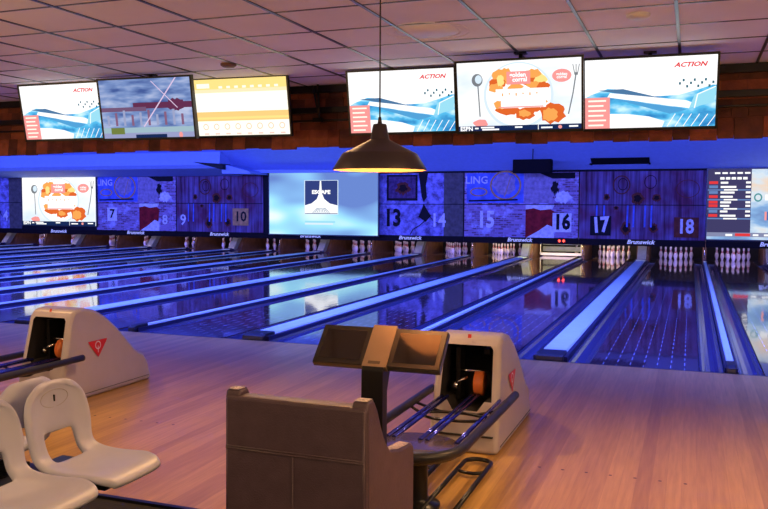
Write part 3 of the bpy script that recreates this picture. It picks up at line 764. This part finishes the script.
# ---------------------------------------------------------------- ball return
def ball_return(loc):
    r = empty('ball_return', loc)
    prof = [(-3.46,0),(-3.44,.12),(-3.30,.69),(-3.25,.755),(-3.13,.765),(-3.0,.735),(-2.86,.655),(-2.72,.545),(-2.60,.43),(-2.50,.33),(-2.44,.285),(-2.37,.255),(-2.31,.17),(-2.27,.05),(-2.27,0)]
    # hood: lofted side profile, sides lean inward
    tmp = MB(); n = len(prof)
    def hw(z): return .240-.022*(z/.78)**2
    bm = tmp.bm; A = [bm.verts.new((-hw(z)-.01,y,z)) for y,z in prof]; B = [bm.verts.new((hw(z)-.01,y,z)) for y,z in prof]
    bm.faces.new(A); bm.faces.new(B[::-1])
    for i in range(n): bm.faces.new((A[i],B[i],B[(i+1)%n],A[(i+1)%n]))
    tmp.mi(M_hood); tmp.mi(M_dark)
    hood = tmp.build('hood', r)
    md = hood.modifiers.new('b','BEVEL'); md.width = .035; md.segments = 4; md.limit_method = 'ANGLE'; md.angle_limit = math.radians(40)
    bpy.context.view_layer.update(); baked(hood); 
    cut = MB()
    # opening follows the leaning front face
    def fy(z): return -3.46+.16*(z/.7)
    oz = [(.27,-.085),(.27,.085),(.335,.13),(.335,.178),(.675,.168),(.70,.150),(.70,-.150),(.675,-.168),(.335,-.178),(.335,-.13)]
    F_ = [cut.bm.verts.new((x-.01,fy(z)-.1,z)) for z,x in oz]; K_ = [cut.bm.verts.new((x-.01,fy(z)+.42,z*.93+.02)) for z,x in oz]
    m_ = len(oz); cut.bm.faces.new(F_[::-1]); cut.bm.faces.new(K_)
    for i in range(m_): cut.bm.faces.new((F_[i],F_[(i+1)%m_],K_[(i+1)%m_],K_[i]))
    cut.mi(M_hood); cut.mi(M_dark)
    for f in cut.bm.faces: f.material_index = 1
    co = cut.build('cutter'); co.location = loc
    md = hood.modifiers.new('c','BOOLEAN'); md.operation = 'DIFFERENCE'; md.object = co; md.solver = 'EXACT'
    try: md.material_mode = 'INDEX'
    except Exception: pass
    bpy.context.view_layer.update(); baked(hood); bpy.data.objects.remove(co)
    for p in hood.data.polygons: p.use_smooth = True
    md = hood.modifiers.new('w','WEIGHTED_NORMAL'); md.keep_sharp = True
    try: hood.data.set_sharp_from_angle(angle=math.radians(35))
    except Exception: pass
    # interior machinery
    mb = MB()
    mb.box((-.12,-3.22,.30),(-.09,-3.10,.66),M_blackm); mb.box((.07,-3.2,.62),(.11,-3.1,.66),M_blackm); mb.tube([(-.14,-3.2,.5),(.1,-3.2,.5)],.012,M_chrome,8)
    mb.tube([(-.11,-3.26,.42),(-.04,-3.22,.46)],.01,M_chrome,8); mb.lathe([(.03,-.02),(.03,.02)],M_chrome,(-.12,-3.24,.40),12,'X')
    mb.build('lift_mechanism', r)
    mb = MB(); mb.lathe([(.06,-.035),(.085,-.03),(.085,.03),(.06,.035)], mat('orange_urethane', (.75,.20,.05), .35), (.045,-3.20,.42), 20, 'X'); o = mb.build('drive_wheel', r); tag(o, 'orange wheel inside the opening')
    # lower front cover split line and base trim
    mb = MB(); mb.box((-.215,-3.462,.115),(.195,-3.44,.121),M_blackm); mb.build('cover_seam', r)
    mb = MB()
    for sx, x in ((1,.2325),(-1,-.2525)):
        mb.box((x-.002,-3.40,.045),(x+.002,-2.32,.050),mat('seam_grey', (.12,.11,.12), .6))
    mb.build('base_seam', r)
    # triangular emblem on both sides
    for sx in (-1,1):
        q = .235*sx-.01; 
        def S(y,z,o_): return (sx*(hw(z)+.0015+o_)-.01, y, z)
        tri = [(-3.125,.475),(-2.875,.475),(-3.0,.325)]
        e = MB()
        cen = (-3.0,.432)
        pts = []
        for i,(y,z) in enumerate(tri):
            for k in (-1,0,1):
                a = tri[(i-1)%3]; c2 = tri[(i+1)%3]
                tgt = a if k == -1 else c2
                t = .12 if k else 0
                if k == 0: pts.append((y*.96+cen[0]*.04, z*.96+cen[1]*.04))
                else: pts.append((y+(tgt[0]-y)*t, z+(tgt[1]-z)*t))
        e.face([S(y,z,.001) for y,z in pts], M_red)
        for i in range(16):
            a, b2 = 2*PI*i/16, 2*PI*(i+1)/16; R1, R2 = .036, .027
            e.face([S(cen[0]+R*math.cos(t),cen[1]+R*math.sin(t),.002) for R,t in ((R1,a),(R1,b2),(R2,b2),(R2,a))], M_white)
        e.face([S(cen[0]-.004,cen[1]-.005,.002),S(cen[0]+.004,cen[1]-.005,.002),S(cen[0]+.004,cen[1]-.062,.002),S(cen[0]-.004,cen[1]-.062,.002)], M_white)
        o = e.build('emblem', r); tag(o, 'red triangle with white ring')
    mb = MB(); mb.face([(x-.01,-3.285+dy,z) for x,dy,z in ((-.012,-.006,.74),(.012,-.006,.74),(.012,.002,.765),(-.012,.002,.765))], M_red); mb.build('warning_label', r)
    # rack: outer black tube bending round the tray
    zt = .375
    cy, R = -4.55, .285
    path = [(.305,-3.28,zt),(.305,-3.6,zt),(.300,-4.0,zt),(.295,-4.4,zt)]+[(.005+R*math.cos(t), cy-R*math.sin(t), zt-.004) for t in [PI*i/16 for i in range(17)]]+[(-.283,-4.4,zt),(-.28,-4.0,zt),(-.275,-3.28,zt)]
    mb = MB(); mb.tube(path, .027, M_rubber, 12); mb.build('outer_rail', r)
    for x in (-.16,.03,.235):
        mb = MB()
        for dx in (-.019,.019): mb.tube([(x+dx,-3.36 if x > .1 or x < -.1 else -3.22,.345),(x+dx,-3.8,.345),(x+dx,cy+.12,.350)], .0125, M_rail, 10)
        mb.build('ball_rail', r)
    mb = MB(); mb.lathe([(.002,.35),(.262,.35),(.275,.342),(.262,.325),(.002,.325)], mat('tray_top', (.10,.075,.06), .25, coat=.3), (.005,cy,0), 36); mb.build('end_tray', r)
    mb = MB(); mb.lathe([(.12,0),(.12,.02),(.06,.035),(.052,.05),(.052,.33),(.09,.34)], M_blackm, (.02,-4.48,0), 24); mb.build('pedestal', r)
    # hoops below the rails
    mb = MB()
    for y0 in (-3.75,):
        mb.tube([(.005+.2*math.cos(2*PI*i/28), y0+.10*math.sin(2*PI*i/28), .315) for i in range(28)], .010, M_blackm, 8, closed=True)
        mb.tube([(-.28,y0,.36),(-.2,y0,.315)], .010, M_blackm, 8); mb.tube([(.30,y0,.36),(.2,y0,.315)], .010, M_blackm, 8)
    mb.build('cross_hoop', r)
    mb = MB(); mb.tube([(-.28,-3.62,.35),(-.12,-3.6,.30),(.12,-3.6,.30),(.30,-3.62,.35)], .010, M_blackm, 8); mb.build('cross_brace', r)
    # floor frame loops
    for x0, x1 in ((.075,.245),(-.235,-.065)):
        mb = MB(); xm, rr = (x0+x1)/2, (x1-x0)/2
        mb.tube([(x1,-4.62,.028),(x1,-3.75,.028)]+[(xm+rr*math.cos(t), -3.72+rr*.9*math.sin(t), .028) for t in [PI*i/10 for i in range(11)]]+[(x0,-3.75,.028),(x0,-4.62,.028)], .014, M_blackm, 10)
        mb.tube([(xm+rr*math.cos(t), -3.86-.07*math.sin(t), .028) for t in [PI*i/8 for i in range(9)]], .011, M_blackm, 8)
        mb.build('floor_frame', r)
    return r
br = ball_return((0,0,0))
tag(br, 'beige ball return with black rail rack and round end tray behind the armchair', 'ball return', 'ball returns on the approach')
br2 = copy_tree(br); br2.location = (-3.57,0,0)
tag(br2, 'beige ball return with red triangle emblem behind the white plastic seats', 'ball return', 'ball returns on the approach')

# ---------------------------------------------------------------- scoring console
r = empty('scoring_console', (-.075,-4.86,0))
# sloping plane: origin at lower edge
ang = math.radians(46); sl = .225; zb, yb_ = .850, -.08
def S(x, t, o_=0): # t 0..1 up the slope, o_ normal offset towards the viewer
    return Vector((x, yb_+math.cos(ang)*sl*t-math.sin(ang)*o_*1.0, zb+math.sin(ang)*sl*t+math.cos(ang)*o_))
def slab(mb, x0, x1, t0, t1, o0, o1, m):
    P_ = [S(x0,t0,o0),S(x1,t0,o0),S(x1,t1,o0),S(x0,t1,o0),S(x0,t0,o1),S(x1,t0,o1),S(x1,t1,o1),S(x0,t1,o1)]
    for idx in ((0,1,2,3),(7,6,5,4),(0,4,5,1),(1,5,6,2),(2,6,7,3),(3,7,4,0)): mb.face([P_[i] for i in idx], m)
M_screen = mat('dark_glass', (.012,.010,.012), .09, spec=.7); M_bez = mat('silver_edge', (.13,.12,.12), .35, .6)
for x0, x1, nm in ((-.32,-.045,'left'),(.075,.345,'right')):
    mb = MB(); slab(mb,x0,x1,-.02,1.0,-.035,-.004,M_bez); slab(mb,x0+.003,x1-.003,-.01,.99,-.006,.004,M_black); o = mb.build('monitor_housing', r)
    mb = MB(); slab(mb,x0+.028,x1-.028,.10,.88,.004,.0055,M_screen); mb.build('monitor_glass', o)
mb = MB()
slab(mb,-.048,.078,-.05,1.05,-.03,.008,M_tan)
mb.build('centre_panel', r)
mb = MB()
pl = [S(0,-.05,.008),S(0,-.14,.0),S(0,-.22,-.016)]
path = [(p.y,p.z) for p in pl]+[(-.105,.70),(-.105,.02),(-.035,.02),(-.035,.72),(.0,.80),(.03,.86)]
mb.prism([(a,b_) for a,b_ in path], -.046, .066, M_blackm, 'X', .004); mb.build('post', r)
mb = MB(); slab(mb,-.02,.042,.02,.09,.008,.0095,mat('grille_dark', (.10,.07,.05), .6)); mb.build('speaker_grille', r)
mb = MB(); mb.box((-.11,-.16,0),(.13,.03,.02),M_blackm,.006); mb.build('base_plate', r)
tag(r, 'scoring console with two tilted dark touchscreens on a bent metal post', 'scoring console')

# ---------------------------------------------------------------- armchair
def armchair():
    r = empty('armchair', (-.108,-5.70,-.012), -.01)
    W = .322; zt = .875
    mb = MB(); mb.prism([(-.03,.10),(.06,.10),(.11,.30),(.11,.76),(.06,zt-.022),(-.02,zt-.022)], -W+.004, W-.004, M_leather, 'X', .016); o = mb.build('back', r)
    # arms that rise into the back
    prof = [(.0,.10),(-.012,zt-.03),(-.005,zt),(.055,zt),(.095,zt-.05),(.14,.74),(.19,.665),(.25,.615),(.35,.59),(.51,.575),(.545,.555),(.545,.10)]
    for sx in (-1,1):
        a, b_ = (W-.07, W) if sx > 0 else (-W, -W+.07)
        mb = MB(); mb.prism(prof, a, b_, M_leather, 'X', .012); arm = mb.build('arm', r)
        mb = MB()
        top = prof[2:11]
        for (p, q) in zip(top, top[1:]):
            mb.face([(a+.008,p[0],p[1]+.0025),(b_-.008,p[0],p[1]+.0025),(b_-.008,q[0],q[1]+.0025),(a+.008,q[0],q[1]+.0025)], M_stud)
        o = mb.build('arm_trim', arm, recalc=False); tag(o, 'pale speckled trim along the arm top')
    mb = MB(); mb.box((-W+.075,.11,.26),(W-.075,.49,.42),M_leather,.03); mb.build('seat_cushion', r)
    mb = MB(); mb.box((-W+.06,.10,.12),(W-.06,.48,.26),M_leather,.01); mb.build('seat_base', r)
    mb = MB(); mb.tube([(-W+.01,-.0245,.635),(0,-.025,.632),(W-.01,-.0245,.635)], .004, M_leather, 6); mb.tube([(-W+.01,-.024,.643),(W-.01,-.024,.643)], .003, M_leather, 6)
    mb.tube([(0,-.0255,.63),(0,-.030,.12)], .003, M_leather, 6)
    for sx in (-1,1): mb.tube([(sx*(W-.014),-.027,.12),(sx*(W-.014),-.018,zt-.035)], .005, M_leather, 6)
    mb.build('back_piping', r)
    for sx in (-1,1):
        for y in (.04,.44):
            mb = MB(); mb.lathe([(.016,0),(.026,.11)], mat('dark_wood', (.05,.022,.015), .4), (sx*(W-.05),y,0), 4); mb.build('leg', r)
    tag(r, 'dark grey leather armchair with sloping arms, seen from behind', 'armchair')
    return r
armchair()

# ---------------------------------------------------------------- moulded plastic seats
def seat_shell():
    r = empty('moulded_seat')
    prof = [(-.045,.425),(-.052,.40),(-.050,.35),(-.042,.29),(-.030,.23),(-.015,.165),(.002,.10),(.022,.055),(.055,.022),(.10,.008),(.17,.0),(.25,.0),(.33,.008),(.385,.012),(.42,.0),(.435,-.02)]
    wid = [.085,.135,.175,.192,.197,.195,.19,.188,.19,.197,.205,.21,.207,.195,.172,.155]
    prof = [(x, z*.89 if z > .05 else z) for x, z in prof]
    nt = 12; mb = MB(); V = []
    for i,((x,z),w) in enumerate(zip(prof,wid)):
        row = []
        for j in range(nt+1):
            t = -1+2*j/nt
            e = abs(t)**3
            back = max(0, min(1, (z-.03)/.15))
            xx = x+.035*e*back; zz = z+(.022*e)*(1-back)*(1 if i < 13 else .3)
            if i in (0,1): zz -= .02*abs(t)**2.5*(1.2 if i == 0 else .6)
            row.append(mb.bm.verts.new((xx, t*w, zz)))
        V.append(row)
    k = mb.mi(M_chair)
    for i in range(len(prof)-1):
        for j in range(nt):
            if 5 <= i <= 7 and 3 <= j <= 8: continue
            f = mb.bm.faces.new((V[i][j],V[i][j+1],V[i+1][j+1],V[i+1][j])); f.smooth = True
    o = mb.build('seat_shell', r)
    md = o.modifiers.new('s','SOLIDIFY'); md.thickness = .036; md.offset = 0
    md = o.modifiers.new('u','SUBSURF'); md.levels = 2; md.render_levels = 2
    bpy.context.view_layer.update(); baked(o); smooth(o)
    # oval outline and little slot
    mb = MB(); mb.tube([(-.0275-.002*math.sin(t)+.002*abs(math.cos(t)), .085*math.cos(t), .300+.040*math.sin(t)) for t in [2*PI*i/28 for i in range(28)]], .0022, mat('seat_groove', (.44,.44,.50), .5), 6, closed=True)
    mb.build('oval_outline', r)
    mb = MB(); mb.box((-.036,-.0025,.285),(-.0235,.0025,.315),M_black); mb.build('number_slot', r)
    mb = MB(); mb.box((.02,-.06,-.075),(.30,.06,-.035),M_blackm,.006); mb.box((.06,-.04,-.035),(.26,.04,-.012),M_blackm); mb.build('seat_bracket', r)
    return r
s0 = seat_shell()
SZ = .445
seats = [((-1.31,-5.70,SZ),0,'pale grey moulded plastic seat nearest the left ball return, facing right'),
         ((-1.31,-6.12,SZ),0,'pale grey moulded plastic seat cut off by the left picture edge'),
         ((-1.52,-5.70,SZ),PI,'pale moulded seat back to back behind the nearest pair, facing away')]
for i,(p,rz,lab) in enumerate(seats):
    c = s0 if i == 0 else copy_tree(s0)
    c.location = p; c.rotation_euler = (0,0,rz)
    tag(c, lab, 'plastic seat', 'moulded seats bolted to one beam')
r = empty('seat_beam', (-1.415,-5.9,0))
mb = MB(); mb.box((-.08,-.75,.34),(.08,.42,.40),M_blackm,.005); mb.box((-.32,-.42,.355),(.32,-.0,.385),M_blackm); mb.box((-.32,.1,.355),(.32,.3,.385),M_blackm); mb.build('beam', r)
for y in (-.5,.3):
    mb = MB(); mb.box((-.04,y-.04,.01),(.04,y+.04,.34),M_blackm); mb.build('post', r)
    mb = MB(); mb.box((-.25,y-.05,-.012),(.25,y+.05,.012),M_blackm,.004); mb.build('foot', r)
tag(r, 'black steel beam and posts carrying the moulded plastic seats', 'seat frame')

# ---------------------------------------------------------------- pendant lamp
LX, LY, LZ = -.068, -4.86, 1.803
r = empty('pendant_lamp', (LX,LY,LZ))
mb = MB()
LS = .895
outer = [(.257,.0),(.259,.006),(.207,.088),(.200,.094),(.058,.165),(.052,.170),(.038,.245),(.034,.252),(.008,.256)]
mb.lathe([(a*LS,h_*LS) for a,h_ in outer], M_bronze, seg=48)
inner = [(.255,.001),(.203,.083),(.055,.160),(.002,.165)]
mb.bm.faces.ensure_lookup_table()
# remove the bottom cap so that the shade is open
for f in [f for f in mb.bm.faces if len(f.verts) > 4 and f.calc_center_median().z < .02]: mb.bm.faces.remove(f)
mb.build('lamp_shade', r, recalc=False)
mb = MB(); mb.lathe([(a*LS,h_*LS) for a,h_ in inner], mat('shade_inside', (.75,.45,.25), .5), seg=48)
for f in [f for f in mb.bm.faces if len(f.verts) > 4 and f.calc_center_median().z < .02]: mb.bm.faces.remove(f)
o = mb.build('shade_lining', r, recalc=False); tag(o, 'glowing orange inside of the shade')
mb = MB(); mb.lathe([(.002,.045),(.022,.052),(.030,.072),(.026,.095),(.014,.115),(.014,.14)], emit('bulb_glow', (1,.45,.13), 9), seg=16); mb.build('bulb', r)
mb = MB(); mb.tube([(0,0,.22),(0,0,CZ-LZ)], .004, M_bronze, 8); mb.lathe([(.012,.225),(.007,.26)], M_bronze, seg=12); mb.build('cord', r)
mb = MB(); mb.lathe([(.06,CZ-LZ),(.055,CZ-LZ-.02),(.01,CZ-LZ-.03)], M_bronze, seg=20); mb.build('ceiling_rose', r)
tag(r, 'dark bronze dome pendant lamp hanging above the scoring console', 'pendant lamp')

# ---------------------------------------------------------------- lights
def light(kind, name, loc, energy, col, size=.1, rot=None, sy=None, spread=None):
    l = bpy.data.lights.new(name, kind); l.energy = energy; l.color = col
    if kind == 'AREA':
        l.size = size
        if sy: l.shape = 'RECTANGLE'; l.size_y = sy
        if spread: l.spread = spread
    elif kind == 'SPOT': l.shadow_soft_size = size; l.spot_size = spread or 1.2; l.spot_blend = .7
    else: l.shadow_soft_size = size
    o = bpy.data.objects.new(name, l); COL.objects.link(o); o.location = loc
    if rot: o.rotation_euler = rot
    return o
def aim(o, t):
    d = (Vector(t)-o.location).normalized(); o.rotation_euler = d.to_track_quat('-Z','Y').to_euler(); return o
BL = (.11,.15,1.0)
# black-light strips hidden behind the fascia and between the lane soffit joists
for k in range(8):
    x = -29+4.9*k
    aim(light('AREA','black_light', (x,CY1+.25,3.30), 470, BL, 4.6, sy=.3), (x,16.4,1.3))
    for yy, e in ((2.2,130),(6.5,150)):
        light('AREA','black_light_down', (x,yy,3.42), e, BL, 4.6, (math.radians(38),0,0), sy=.3)
# pin deck lights, tucked behind the masking units
for n in range(3,21):
    c = (.62,.50,1.) if n > 17 else (1.,.70,.95)
    e = 12 if n > 17 else 6 if n > 12 else 4.5
    if n == 16: c, e = (1.,.74,.36), 55
    aim(light('AREA','pin_light', (lane_x(n),16.85,1.5), e*1.6, c, 1.0, sy=.12), (lane_x(n),18.7,.15))
# unseen warm points added to brighten the ceiling; warm spots over the approach
WA = (1.,.59,.26)
light('POINT','pendant_bulb', (LX,LY,LZ+.03), 14, (1,.46,.17), .04)
for (x,y,e) in ((-3.6,-6.6,85),(3.0,-6.8,110),(.2,-9.8,110),(-7.5,-6.2,85),(5.6,-5.4,85)):
    light('POINT','unseen_warm_fill', (x,y,1.95), e*1.08, WA, .12)
for (x,y,e) in ((2.4,-4.0,230),(-1.2,-3.4,170),(-5,-3.4,150)):
    light('SPOT','downlight', (x,y,2.80), e, (1.,.55,.24), .05, (math.radians(-12),0,0), spread=2.1)
w = bpy.data.worlds.new('world'); SC.world = w; w.use_nodes = True
w.node_tree.nodes['Background'].inputs[0].default_value = (.38,.32,.46,1); w.node_tree.nodes['Background'].inputs[1].default_value = .12

SC.view_settings.view_transform = 'Standard'; SC.view_settings.look = 'None'
SC.view_settings.exposure = 0; SC.view_settings.gamma = 1; SC.view_settings.use_curve_mapping = False
SC.cycles.max_bounces = 8; SC.cycles.use_denoising = True; SC.cycles.sample_clamp_indirect = 6
